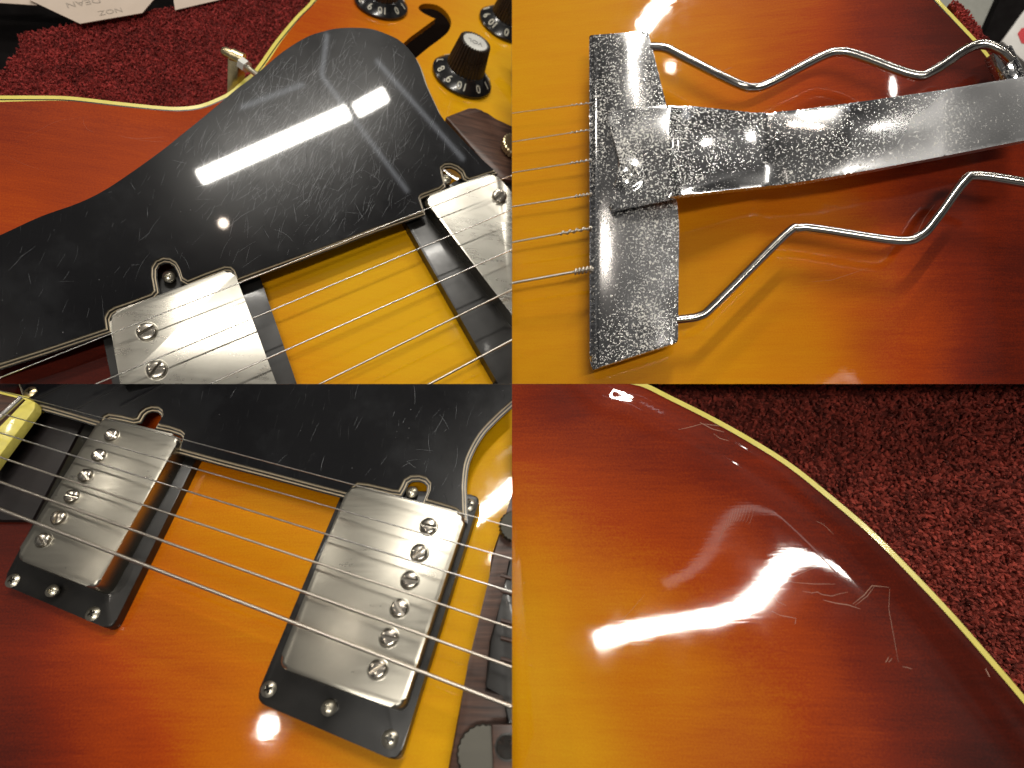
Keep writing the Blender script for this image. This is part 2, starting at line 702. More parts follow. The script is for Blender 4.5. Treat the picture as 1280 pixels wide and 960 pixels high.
def nickel_mat(name='aged_nickel', rot=0.0, base=(0.48, 0.455, 0.39), r0=0.27, r1=0.38):
    m, nt, b = new_mat(name)
    v = coords(nt)
    st = noise(nt, coords(nt, (30, 900, 300), (0, 0, rot)), 1.0, 3, 0.6)
    cl = noise(nt, v, 90, 5, 0.65)
    c = mixc(nt, ramp(nt, cl, [(0.35, 0.0), (0.75, 1.0)]), base, tuple(x * 0.85 for x in base))
    nt.links.new(c, b.inputs['Base Color'])
    b.inputs['Metallic'].default_value = 1.0
    rr = math_n(nt, 'ADD', ramp(nt, cl, [(0.3, r0), (0.75, r1)]), math_n(nt, 'MULTIPLY', math_n(nt, 'SUBTRACT', st, 0.5), 0.12))
    nt.links.new(rr, b.inputs['Roughness'])
    bump(nt, b, math_n(nt, 'ADD', st, cl), 0.02, 0.0001)
    return m


def pitted_chrome_mat():
    m, nt, b = new_mat('pitted_chrome')
    v = coords(nt)
    wv = N(nt, 'ShaderNodeTexNoise', {'Vector': v, 'Scale': 900.0, 'Detail': 1.0})
    vv = N(nt, 'ShaderNodeMix', {0: 0.0012}, data_type='VECTOR')
    vv.inputs[0].default_value = 0.0016
    nt.links.new(v, vv.inputs[4])
    nt.links.new(wv.outputs['Color'], vv.inputs[5])
    a = noise(nt, vv.outputs[1], 1450, 2, 0.55)
    wear = N(nt, 'ShaderNodeAttribute', attribute_name='burst').outputs['Fac']
    big = noise(nt, v, 38, 3, 0.55)
    # pits crowd together in patches
    th = math_n(nt, 'ADD', a, math_n(nt, 'MULTIPLY', math_n(nt, 'SUBTRACT', big, 0.5), 0.30))
    th = math_n(nt, 'ADD', th, wear)
    pit = ramp(nt, th, [(0.585, 0.0), (0.62, 1.0)])
    c = mixc(nt, pit, (0.52, 0.52, 0.53), (0.74, 0.72, 0.68))
    nt.links.new(c, b.inputs['Base Color'])
    nt.links.new(math_n(nt, 'SUBTRACT', 1.0, math_n(nt, 'MULTIPLY', pit, 0.55)), b.inputs['Metallic'])
    nt.links.new(math_n(nt, 'ADD', math_n(nt, 'MULTIPLY', pit, 0.5), math_n(nt, 'ADD', ramp(nt, big, [(0.35, 0.06), (0.7, 0.15)]), math_n(nt, 'MULTIPLY', math_n(nt, 'MAXIMUM', math_n(nt, 'MULTIPLY', wear, -1.0), 0.0), 3.6))), b.inputs['Roughness'])
    bump(nt, b, pit, 0.35, 0.00008)
    return m


def rosewood_mat():
    m, nt, b = new_mat('rosewood')
    st = noise(nt, coords(nt, (60, 900, 120), (0, 0, 1.2)), 1.0, 4, 0.6)
    nt.links.new(ramp(nt, st, [(0.3, (0.028, 0.014, 0.010)), (0.55, (0.085, 0.040, 0.026)), (0.75, (0.15, 0.075, 0.05))]), b.inputs['Base Color'])
    b.inputs['Roughness'].default_value = 0.42
    bump(nt, b, st, 0.3, 0.0002)
    return m


def carpet_mat(name, c0, c1):
    m, nt, b = new_mat(name)
    at = N(nt, 'ShaderNodeAttribute', attribute_name='burst')
    v = coords(nt)
    n1 = noise(nt, v, 70, 4, 0.65)
    f = math_n(nt, 'ADD', math_n(nt, 'MULTIPLY', at.outputs['Fac'], 0.45), math_n(nt, 'MULTIPLY', n1, 0.5))
    nt.links.new(ramp(nt, f, [(0.2, c0), (0.9, c1)]), b.inputs['Base Color'])
    b.inputs['Roughness'].default_value = 0.85
    b.inputs['Specular IOR Level'].default_value = 0.15
    b.inputs['Sheen Weight'].default_value = 0.3
    b.inputs['Sheen Roughness'].default_value = 0.5
    b.inputs['Sheen Tint'].default_value = (0.8, 0.25, 0.2, 1)
    return m


M_PG = pickguard_mat()
M_CREAM = plain('cream_ply', (0.58, 0.48, 0.33), 0.4, var=0.08)
M_PLYB = plain('black_ply', (0.008, 0.008, 0.008), 0.3)
M_IVORY = plain('yellowed_ivory_binding', (0.80, 0.69, 0.15), 0.25, var=0.06, coat=0.6, bmp=0.02)
M_BLINE = plain('black_binding_line', (0.015, 0.013, 0.01), 0.3)
M_NICKEL = nickel_mat()
M_NICKEL2 = nickel_mat('dimmed_nickel', base=(0.36, 0.345, 0.305), r0=0.24, r1=0.36)  # same cover nickel darkened, to offset the lamp glare in view one
M_SCREW = nickel_mat('screw_nickel', base=(0.50, 0.46, 0.40), r0=0.16, r1=0.3)
M_OLDSCREW = nickel_mat('worn_screw_nickel', base=(0.60, 0.56, 0.46), r0=0.25, r1=0.4)
M_WHEEL = nickel_mat('tarnished_wheel', base=(0.11, 0.105, 0.09), r0=0.35, r1=0.5)
M_RING = plain('black_ring_plastic', (0.010, 0.009, 0.008), 0.38, var=0.4, scale=180, coat=0.12)
M_BLOCK = plain('black_stained_wood', (0.008, 0.005, 0.005), 0.55, var=0.4, scale=90)
M_STEEL = plain('plain_steel_string', (0.75, 0.72, 0.68), 0.28, 1.0, var=0.03, scale=12, bmp=0)
M_WOUND = plain('wound_nickel_string', (0.66, 0.60, 0.52), 0.35, 1.0, var=0.05, scale=12, bmp=0)
M_CHROME = pitted_chrome_mat()
M_ROD = nickel_mat('dull_chrome_rod', base=(0.58, 0.55, 0.51), r0=0.10, r1=0.24)
M_ROSE = rosewood_mat()
M_BRASS = plain('pale_brass', (0.72, 0.60, 0.36), 0.32, 1.0, var=0.15)
M_KNOB = plain('black_knob_plastic', (0.012, 0.012, 0.013), 0.22, var=0.3, coat=0.4)
M_KNOBRIB = plain('brown_black_ribbed_plastic', (0.035, 0.024, 0.017), 0.3, var=0.3)
M_CAP = plain('brushed_silver_cap', (0.72, 0.72, 0.68), 0.35, 0.25, var=0.05)
M_MARK = plain('cream_paint', (0.75, 0.73, 0.62), 0.5, var=0.05, bmp=0)
M_GMARK = plain('grey_paint', (0.18, 0.18, 0.18), 0.5, var=0.05, bmp=0)
M_SIDE = plain('dark_red_lacquer', (0.12, 0.018, 0.01), 0.3, coat=0.8)
M_INSIDE = plain('shaded_inside_wood', (0.008, 0.005, 0.004), 0.95, spec=0.0)  # near black: the hollow body's shade is put into the wood colour
M_PAPER = plain('white_paper', (0.56, 0.46, 0.38), 0.8, var=0.03, scale=120)
M_INK = plain('pencil_grey', (0.36, 0.30, 0.25), 0.8, bmp=0)
M_DARK = plain('black_case_cloth', (0.006, 0.005, 0.005), 0.95, spec=0.05)
M_GREY = plain('grey_floor_vinyl', (0.24, 0.24, 0.21), 0.5, var=0.08)
M_WHITE = plain('white_carton', (0.62, 0.60, 0.57), 0.6, var=0.04)
M_REDP = plain('red_print', (0.55, 0.02, 0.03), 0.5, var=0.05)
M_SCR = plain('scuffed_lacquer', (0.46, 0.27, 0.19), 0.5, var=0.1, bmp=0)
M_SCRR = plain('scuffed_red_lacquer', (0.40, 0.12, 0.06), 0.5, var=0.1, bmp=0)
M_HAIR = plain('hairline_scuff', (0.30, 0.31, 0.33), 0.32, 0.5, bmp=0)
M_PRINT = plain('skin_grease', (0.30, 0.13, 0.08), 0.5, var=0.1, bmp=0)
M_CARPET = carpet_mat('red_plush', (0.07, 0.008, 0.008), (0.60, 0.075, 0.07))
M_CARPET2 = carpet_mat('brick_red_plush', (0.05, 0.008, 0.006), (0.52, 0.085, 0.058))


# ------------------------------------------------------------------ guitar helpers
def idw(ctrl, p=3.0):
    def f(x, y):
        s = w = 0.0
        for cx, cy, v in ctrl:
            d = ((x - cx) ** 2 + (y - cy) ** 2 + 2200.0) ** (p / 2)
            s += v / d
            w += 1.0 / d
        return s / w
    return f


def offset_path(pts, off, closed=False):
    """shift a local 3d path sideways (to its left seen from above) by off mm"""
    out = []
    for i, p in enumerate(pts):
        t = (pts[min(i + 1, len(pts) - 1)] - pts[max(i - 1, 0)])
        t.z = 0
        t.normalize()
        out.append(p + Vector((-t.y, t.x, 0)) * off)
    return out


def ribbon(path, o0, o1, z0, z1, bm=None):
    """strip between two sideways offsets of a path, from height z0 to z1 over it"""
    bm = bm or bmesh.new()
    A, B = offset_path(path, o0), offset_path(path, o1)
    Z0, Z1 = Vector((0, 0, z0)), Vector((0, 0, z1))
    rows = [[bm.verts.new(q) for q in (a + Z1, b + Z1, b + Z0, a + Z0)] for a, b in zip(A, B)]
    for r, s in zip(rows, rows[1:]):
        for k in range(4):
            bm.faces.new((r[k], r[(k + 1) % 4], s[(k + 1) % 4], s[k]))
    bm.faces.new(rows[0][::-1])
    bm.faces.new(rows[-1])
    return bm


def body(t, g, outline, holes, edge_px, burst, wood, step=5, side_sign=1, bw=(1.3, 0.45, 0.6), depth=45, hin=None, back=None):
    """top plate with sound holes, rim, multi-line binding, back"""
    hin = hin or 0
    V, tr = cdt(outline, holes, step)
    top = add(t, 'top', sheet(V, tr, lambda x, y: t.T(x, y), 3.2, burst), wood, g, 50, origin=(0, 0, 0), flat=False)
    V, tr = cdt(back or outline, [], 60)
    add(t, 'back', sheet(V, tr, lambda x, y: t.T(x, y) - Vector((0, 0, depth)), 4.0), M_INSIDE, g, 50)
    path = [t.T(*p) for p in edge_px]
    s = side_sign
    w1, w2, w3 = bw
    o = 0.0
    bnd = add(t, 'binding', ribbon(path, s * 0.35, s * (0.35 - w1), -6.0, 0.22), M_IVORY, g, 50)
    if w2:
        add(t, 'binding_line', ribbon(path, s * (0.35 - w1), s * (0.35 - w1 - w2), -3, 0.17), M_BLINE, bnd, 50)
        add(t, 'binding_line', ribbon(path, s * (0.35 - w1 - w2), s * (0.35 - w1 - w2 - w3), -3, 0.13), M_IVORY, bnd, 50)
    add(t, 'side', ribbon(path, s * 0.1, s * -3.0, -depth + 0.1, -6.05), M_SIDE, g, 50)
    return top


def string(t, g, p0, p1, r, wound=0.0, label=None, ext=0.06):
    p0, p1 = Vector(p0), Vector(p1)
    d = p1 - p0
    p0, p1 = p0 - d * ext, p1 + d * ext
    L = (p1 - p0).length
    if wound:
        n = int(L / wound * 3)
        path = [p0.lerp(p1, i / n) for i in range(n + 1)]
        rad = [r * (1.0, 0.86, 0.86)[i % 3] for i in range(n + 1)]
        o = add(t, 'string', tube(path, rad, 8), M_WOUND, g, 80)
    else:
        o = add(t, 'string', tube([p0, p0.lerp(p1, .5), p1], r, 8), M_STEEL, g, 60)
    return o


def quad_px(t, pts, h, flat=True):
    return [t.T(x, y, h, flat) for x, y in pts]


def pickup(t, g, cover_px, h, base_h, ring_px, ring_h, poles, pole_r, ringscrews, adj, label, ring_r=2.0, cover_r=3.0, metal=None):
    cpts = quad_px(t, cover_px, h)
    c = sum(cpts, Vector()) / 4
    e = sub_empty(t, 'pickup', g, (c.x, c.y, 0))
    if label:
        e['label'] = label
    outl = round_poly(cpts, cover_r, 6)
    cov = add(t, 'cover', prism(outl, h - base_h, 1.1, 4), metal or M_NICKEL, e, 60)
    # mounting ring with a window for the cover
    bm = prism(round_poly(quad_px(t, ring_px, ring_h), ring_r, 5), ring_h - 0.1, 0.55, 3)
    add(t, 'mounting_ring', bm, M_RING, e, 50)
    rnd = random.Random(len(poles) + int(cover_px[0][0]))
    for (x, y, a) in poles:
        p = t.T(x, y, h, True)
        # shallow rim round the hole, then the screw head
        add(t, 'pole_screw', slot_screw(p + Vector((0, 0, 0.1)), (rnd.uniform(-.04, .04), rnd.uniform(-.04, .04), 1), pole_r, 1.25, pole_r * 0.2, a), M_SCREW, e, 35)
        bm = lathe(p, (0, 0, 1), [(pole_r * 1.22, -0.2), (pole_r * 1.22, 0.06), (pole_r * 1.12, 0.12), (pole_r * 1.03, 0.02), (pole_r * 1.02, -0.2)], 28)
        add(t, 'screw_hole_rim', bm, M_NICKEL, cov if False else e, 40)
    for (x, y, r) in ringscrews:
        p = t.T(x, y, ring_h, True)
        add(t, 'ring_screw', cross_screw(p, (0, 0, 1), r, r * 0.45, rnd.uniform(0, 1.5)), M_OLDSCREW, e, 40)
    for (x, y, r, hh) in adj:
        p = t.T(x, y, hh, True)
        bm = cross_screw(p, (0, 0, 1), r, r * 0.5, rnd.uniform(0, 1.5))
        lathe(p - Vector((0, 0, 3.5)), (0, 0, 1), [(r * 0.6, -2), (r * 0.6, 3.2)], 14, bm)
        add(t, 'height_screw', bm, M_OLDSCREW, e, 40)
    return e


def pickguard(t, g, outline_px, h, grow=0.34, ply=0.5):
    """five plies, each a little wider than the one above"""
    loc = [t.T(x, y, h, True) for x, y in outline_px]
    area = sum(loc[i].x * loc[(i + 1) % len(loc)].y - loc[(i + 1) % len(loc)].x * loc[i].y for i in range(len(loc)))
    sg = 1 if area > 0 else -1
    n = len(loc)

    def grown(off):
        out = []
        for i in range(n):
            a, p, b = loc[i - 1], loc[i], loc[(i + 1) % n]
            d1, d2 = (p - a), (b - p)
            d1.z = d2.z = 0
            if d1.length < 1e-6 or d2.length < 1e-6:
                out.append(p.copy())
                continue
            d1.normalize()
            d2.normalize()
            n1, n2 = Vector((d1.y, -d1.x, 0)) * sg, Vector((d2.y, -d2.x, 0)) * sg
            m = (n1 + n2)
            k = max(0.35, m.length / 2)
            out.append(p + m.normalized() * off / k)
        return out
    z = 0.0
    root = None
    for i, (mat, th, name) in enumerate(((M_PG, 0.8, 'pickguard'), (M_CREAM, ply, 'cream_ply'), (M_PLYB, ply, 'black_ply'),
                                         (M_CREAM, ply, 'cream_ply'), (M_PLYB, ply, 'black_ply'))):
        pts = [p - Vector((0, 0, z)) for p in grown(i * grow)]
        V, tr = cdt([(p.x, p.y) for p in pts], [], 30)
        zz = h - z
        bm = sheet(V, tr, lambda x, y: Vector((x, y, zz)), th)
        if i == 0:
            bm.normal_update()
            te = [ed for ed in bm.edges if all(abs(v.co.z - zz) < 1e-4 for v in ed.verts)
                  and any(abs(f.normal.z) < 0.3 for f in ed.link_faces)]
        o = add(t, name, bm, mat, g if i == 0 else root, 40, origin=(0, 0, zz) if i == 0 else None)
        if i == 0:
            root = o
        z += th + 0.002
    return root


def carpet(t, name, outline_px, h, mat, label, n_tuft, size, seed):
    """flat backing and a dense pile of small crooked tufts"""
    r = random.Random(seed)
    pts = [t.T(x, y, h, True) for x, y in outline_px]
    root = t.empty(name)
    tag(root, kind='structure')
    bm = prism(pts, 4.0)
    add(t, 'backing', bm, mat, root, 0)
    x0, x1 = min(p[0] for p in outline_px), max(p[0] for p in outline_px)
    y0, y1 = min(p[1] for p in outline_px), max(p[1] for p in outline_px)
    bm = bmesh.new()
    lay = bm.verts.layers.float.new('burst')
    made = 0
    tries = 0
    while made < n_tuft and tries < n_tuft * 6:
        tries += 1
        px, py = r.uniform(x0, x1), r.uniform(y0, y1)
        if not in_poly(px, py, outline_px):
            continue
        made += 1
        p = t.T(px, py, h, True)
        s = size * r.uniform(0.6, 1.35)
        lean = Vector((r.gauss(0, .55), r.gauss(0, .55), 1)).normalized()
        M = axes(lean)
        c = r.random()
        hgt = s * r.uniform(1.1, 2.1)
        w = s * 0.45
        a0 = r.uniform(0, 6.28)
        base = [bm.verts.new(p + M @ Vector((w * 0.8 * math.cos(a0 + k * 1.5708), w * 0.8 * math.sin(a0 + k * 1.5708), -0.2))) for k in range(4)]
        mid = [bm.verts.new(p + M @ Vector((w * r.uniform(.7, 1.2) * math.cos(a0 + .5 + k * 1.5708), w * r.uniform(.7, 1.2) * math.sin(a0 + .5 + k * 1.5708), hgt * 0.65))) for k in range(4)]
        tip = bm.verts.new(p + M @ Vector((r.gauss(0, w * .4), r.gauss(0, w * .4), hgt)))
        for v in base + mid + [tip]:
            v[lay] = c
        for k in range(4):
            j = (k + 1) % 4
            bm.faces.new((base[k], base[j], mid[j], mid[k]))
            bm.faces.new((mid[k], mid[j], tip))
    o = add(t, 'pile', bm, mat, root, 60, origin=(0, 0, 0))
    if o:
        tag(o, kind='stuff')
    return root


def stroke(t, g, name, pts_px, w, h, mat, flat=False):
    """hairline mark lying on a surface"""
    fine = []
    for (x0, y0), (x1, y1) in zip(pts_px, pts_px[1:]):      # short steps, so that the mark follows the arch
        k = max(1, int(math.hypot(x1 - x0, y1 - y0) / 4))
        fine += [(x0 + (x1 - x0) * j / k, y0 + (y1 - y0) * j / k) for j in range(k)]
    fine.append(pts_px[-1])
    path = [t.T(x, y, h, flat) for x, y in fine]
    n = len(path)
    rad = [w * (0.35 + 0.65 * math.sin(math.pi * (i + 0.3) / (n - 0.4))) for i in range(n)]
    return add(t, name, tube(path, rad, 5, flatten=0.3), mat, g, 60)


#TILES-BEGIN
# =================================================================== view 1: pickguard, knobs, case
def H_tl(a, b):
    d = max(0.0, b - 12.0)
    d = d * d if d < 58 else 58 * 58 + 116 * (d - 58)
    f = max(0.0, min(1.0, (b - 8.0) / 40.0))
    e = max(0.0, a - 30.0)
    e = e * e if e < 55 else 55 * 55 + 110 * (e - 55)
    return -0.0022 * d - 0.0015 * e * f * f * (3 - 2 * f)


TL = Tile('tl', (0.25, 0.28, 0.925), (320, 240), 255, -1, 1, H_tl)
g = TL.empty('guitar')
tag(g, 'sunburst guitar with big black pickguard, ribbed volume knobs and sound hole, beside red plush', 'guitar', 'guitar close-ups')
W_TL = wood_mat('sunburst_lacquer_a', -0.35)
edge = catmull([(-60, 122), (-20, 121), (0, 121), (40, 121), (87, 122), (150, 129), (200, 134), (225, 135), (250, 132), (275, 122.5), (290, 114),
                (305, 101), (320, 87), (345, 52), (370, 22), (385, 7), (398, -8), (420, -30)], 5)
edge = [(p[0], p[1]) for p in [(v.x, v.y) for v in [Vector((q[0], q[1])) for q in edge]]]
outl = list(edge) + [(660, -30), (660, 500), (-60, 500)]
fh = [(498, 60), (512, 47), (544, 23.5), (536, 20), (527, 15), (523, 10), (526, 6), (533, 4.5), (545, 6), (555, 12), (562, 21), (564, 30), (560, 40), (550, 49), (535, 60), (517, 75)]
fh = fh[:2] + [(p.x, p.y) for p in catmull([Vector(q) for q in fh[2:]], 3)]
burst = idw([(600, 100, 0.0), (450, 350, 0.0), (530, 400, 0.0), (560, 60, .06), (530, 15, .30), (480, 35, .33), (400, 25, .56), (430, 5, .52), (100, 200, .64), (0, 140, .70),
             (250, 150, .63), (60, 470, .92), (110, 440, .92), (330, 330, .12), (150, 250, .55), (600, 10, .12), (640, 60, .02), (20, 270, .56)])
body(TL, g, outl, [fh], edge, burst, W_TL, step=5, side_sign=1, bw=(1.5, 0.5, 0.75), back=edge + [(470, -160), (700, -160), (660, 500), (-60, 500)])

pg = [(-30, 306), (0, 294), (50, 271), (95, 255), (125, 241), (155, 222), (200, 190), (225, 170), (250, 150), (275, 129), (295, 112), (320, 93),
      (352, 66), (382, 47), (405, 39), (427, 35), (460, 35.5), (482, 42), (500, 51), (515, 66), (524, 82), (532, 105), (542, 127), (552, 146),
      (570, 166), (595, 192), (617, 212)]
pg = [(p.x, p.y) for p in catmull([Vector(q) for q in pg], 4)]
pg += [(600, 217.5), (587, 221.5), (583, 219), (580, 212), (573, 206), (564, 202.5), (556, 203), (550, 208), (551, 217), (554, 229), (549, 233), (530, 240),
       (524, 243), (523, 248), (528, 263)]
pg += [(500, 272.5), (470, 283), (420, 302), (370, 320.5), (320, 338.5), (297, 347), (293, 337), (288, 332.5), (280, 332),
       (255, 341), (234, 349.5), (228, 346), (225, 336), (220, 327), (212, 322), (203, 321), (194, 325), (189, 333), (189, 345), (192, 362), (188, 366.5),
       (160, 377), (142, 383), (134, 388), (130, 396), (132, 410), (60, 434), (0, 453), (-30, 463)]
HPG = 11.0
pg_root = pickguard(TL, g, pg, HPG)

pickup(TL, g, [(134.5, 392), (291, 335), (353, 499), (155, 506)], 12.5, 3.0,
       [(118, 372), (309, 300), (378, 500), (146, 506)], 5.0,
       [(183.5, 415, 0.75), (196, 462.5, 1.15)], 3.05, [], [(211, 346, 2.1, 7.0)],
       'neck pickup with worn satin nickel cover', metal=M_NICKEL2)
pickup(TL, g, [(529, 247), (617, 214.5), (720, 330), (660, 420)], 13.0, 2.0,
       [(498, 262), (612, 205), (760, 350), (640, 510)], 5.5,
       [(624.5, 246, 0.9)], 3.0, [], [(557.5, 223.5, 2.2, 8.0)],
       'bridge pickup partly cut off at the edge of the view', metal=M_NICKEL2)
for (p0, p1, r, w) in (((0, 472), (640, 219), .20, 0), ((120, 480), (640, 262), .24, 0), ((262, 480), (640, 312), .30, 0),
                       ((400, 480), (640, 362), .40, .5), ((537, 480), (640, 425), .55, .55)):
    string(TL, g, TL.T(*p0, 16.5, True), TL.T(*p1, 18, True), r, w)


def knob(t, g, px, py, R, num_rot, lean_px, top_text, label, height=17.0):
    p = t.T(px, py, 0.0)
    d = t.view(p)
    # the shaft stands square on the arched top
    ax = t.norm(p)
    e = sub_empty(t, 'knob', g, p)
    e['label'] = label
    k = R / 13.0
    add(t, 'skirt', lathe(p, ax, [(12.6 * k, 0.25), (13 * k, 0.5), (13 * k, 1.3 * k), (12.7 * k, 1.7 * k), (8.6 * k, 5.2 * k), (8.2 * k, 5.4 * k), (0, 5.4 * k)], 56), M_KNOB, e, 30)
    add(t, 'ribbed_grip', lathe(p, ax, [(8.2 * k, 5.0 * k), (8.2 * k, 5.6 * k), (6.5 * k, height * k), (6.1 * k, height * k + .3), (5.7 * k, height * k + .1), (5.7 * k, height * k - .4), (0, height * k - .4)], 128, flutes=32, depth=0.75 * k), M_KNOBRIB, e, 25)
    add(t, 'cap', lathe(p, ax, [(5.65 * k, height * k - .6), (5.65 * k, height * k - .1), (5.3 * k, height * k - .05), (0, height * k - .2)], 40), M_CAP, e, 30)
    M = axes(ax)
    # angle 0 points to the viewer's side of the knob
    tow = M.transposed() @ (-d)
    base = math.atan2(tow.y, tow.x)

    def on_skirt(an, rr):
        hh = 1.7 * k + (12.7 * k - rr) / (12.7 - 8.6) * 3.5
        return M @ Vector((rr * math.cos(an), rr * math.sin(an), hh + .03))
    for i in range(11):
        an = base + num_rot + (10 - i) * math.radians(-32)
        c = p + on_skirt(an, 10.6 * k)
        out = (on_skirt(an, 11.4 * k) - on_skirt(an, 9.8 * k)).normalized()
        side = (M @ Vector((math.sin(an), -math.cos(an), 0))).normalized()
        nn = side.cross(out).normalized()
        add(t, 'number', text_bm(str(i), 4.6 * k, lambda v: c + side * v.x + out * v.y + nn * v.z), M_MARK, e, 0)
    if top_text:
        an = base + num_rot
        out = M @ Vector((math.cos(an), math.sin(an), 0))
        side = M @ Vector((math.sin(an), -math.cos(an), 0))
        c = p + M @ Vector((0, 0, height * k - 0.02))
        add(t, 'cap_lettering', text_bm(top_text, 3.2 * k, lambda v: c + side * v.x + out * v.y + (M @ Vector((0, 0, 1))) * v.z), M_GMARK, e, 0)
    return e


knob(TL, g, 577, 98, 15.2, 0.12, None, 'VOL', 'black ribbed volume knob with silver cap')
knob(TL, g, 476, 6, 13.4, 0.1, None, 'TONE', 'black knob at the top edge on red lacquer')
knob(TL, g, 630, 33, 15.0, -0.5, None, 'VOL', 'black ribbed knob in the upper corner')

def hairlines(t, pg_root, outline, h, n, seed, focus):
    """many hair-thin curved scuffs, densest where the guard is rubbed most"""
    r = random.Random(seed)
    bm = bmesh.new()
    k = 0
    while k < n:
        if r.random() < 0.86:  # most scuffs gather at the lamp reflection as drawn-in glints
            x, y = r.gauss(focus[0], focus[2]), r.gauss(focus[1], focus[3])
        else:
            x, y = r.uniform(0, 640), r.uniform(focus[4], focus[5])
        an = math.radians(r.gauss(62, 16) if r.random() < 0.8 else r.uniform(0, 180))
        L = r.uniform(6, 42) * r.uniform(.5, 1)
        cv = r.gauss(0, 0.005)
        pts = []
        for i in range(6):
            q = (i / 5 - 0.5) * L
            pts.append((x + q * math.cos(an) - cv * q * q * math.sin(an), y - q * math.sin(an) - cv * q * q * math.cos(an)))
        if not all(in_poly(a, b, outline) for a, b in pts):
            continue
        k += 1
        w = r.uniform(0.006, 0.018)
        tube([t.T(a, b, h + 0.004, True) for a, b in pts], [w * .3, w * .9, w, w, w * .8, w * .2], 4, bm, False, 0.5)
    o = add(t, 'hairline_scratches', bm, M_HAIR, pg_root, 80)
    tag(o, kind='stuff')


hairlines(TL, pg_root, pg, HPG, 1300, 5, (385, 165, 75, 60, 60, 440))

# bridge base of rosewood with a brass thumbwheel
bp = [TL.T(x, y, 9.0) for x, y in [(556, 146), (590, 134), (606, 139), (620, 149), (652, 162), (660, 230), (622, 222)]]
br = sub_empty(TL, 'bridge', g, TL.T(600, 170, 0))
add(TL, 'base', prism(round_poly(bp, 1.5, 3), 8.8, 0.8, 2), M_ROSE, br, 40)
pw = TL.T(643, 183, 13.0)
bm = lathe(pw, (0.2, 0.1, 1), [(5.5, -1.6), (6.2, -1.3), (6.2, 1.3), (5.6, 1.6), (2, 1.6), (2, 3), (0, 3)], 88, None, 22, 0.3)
add(TL, 'thumbwheel', bm, M_BRASS, br, 25)

# pickguard bracket clamped to the rim
bk = sub_empty(TL, 'pickguard_bracket', g, TL.T(291, 112, 0))
def hexa(t, front, back):
    bm = bmesh.new()
    A = [bm.verts.new(p) for p in front]
    B = [bm.verts.new(p) for p in back]
    bm.faces.new(A)
    bm.faces.new(B[::-1])
    for k in range(4):
        bm.faces.new((A[k], B[k], B[(k + 1) % 4], A[(k + 1) % 4]))
    bmesh.ops.bevel(bm, geom=bm.edges[:], offset=0.25, segments=2, profile=0.5, affect='EDGES', clamp_overlap=True)
    return bm


fr = [TL.T(x, y, h) for x, y, h in ((284.5, 72, 7.0), (298, 78, 7.0), (296.5, 117, -6.0), (283.5, 121, -6.0))]
bk4 = [TL.T(x, y, h) for x, y, h in ((293.5, 72, 5.5), (307, 80, 5.5), (305.5, 117, -7.0), (292.5, 121, -7.0))]
add(TL, 'post', hexa(TL, fr, bk4), M_BRASS, bk, 30)
q0, q1 = TL.T(290, 69, 7.0), TL.T(304, 75.5, 6.5)
dd = (q1 - q0)
add(TL, 'clamp', tube([q0 - dd * .05, q0, q1, q1 + dd * .05], [2.3, 2.75, 2.75, 2.3], 20), M_BRASS, bk, 30)
add(TL, 'acorn_nut', tube([q0 - dd * .95, q0 - dd * .88, q0 - dd * .72, q0 - dd * .5, q0], [0.5, 1.4, 1.95, 2.2, 2.2], 16), M_BRASS, bk, 40)
r0, r1 = TL.T(303, 79, 6.5), TL.T(309, 84, 6.5)
add(TL, 'hex_nut', tube([r0 - dd * .1, r1], [2.6, 2.6], 6), M_CAP, bk, 30)
r2 = TL.T(334, 104, 8.0)
n = 40
add(TL, 'threaded_rod', tube([r1.lerp(r2, i / n) for i in range(n + 1)], [1.15 if i % 2 else 0.95 for i in range(n + 1)], 10), M_OLDSCREW, bk, 30)

# fine wear on the red lacquer
for pts, w in (([(148, 169), (160, 172), (178, 173), (205, 171)], .12), ([(160, 172), (175, 175), (195, 177), (212, 176)], .09),
               ([(104, 148), (105, 155), (110, 162), (118, 165)], .10), ([(20, 178), (40, 168), (70, 152), (110, 146)], .05),
               ([(0, 190), (25, 203), (55, 214)], .05)):
    stroke(TL, g, 'scratch', [(p.x, p.y) for p in catmull([Vector(q) for q in pts], 4)], w * 0.32, 0.01, M_SCRR)

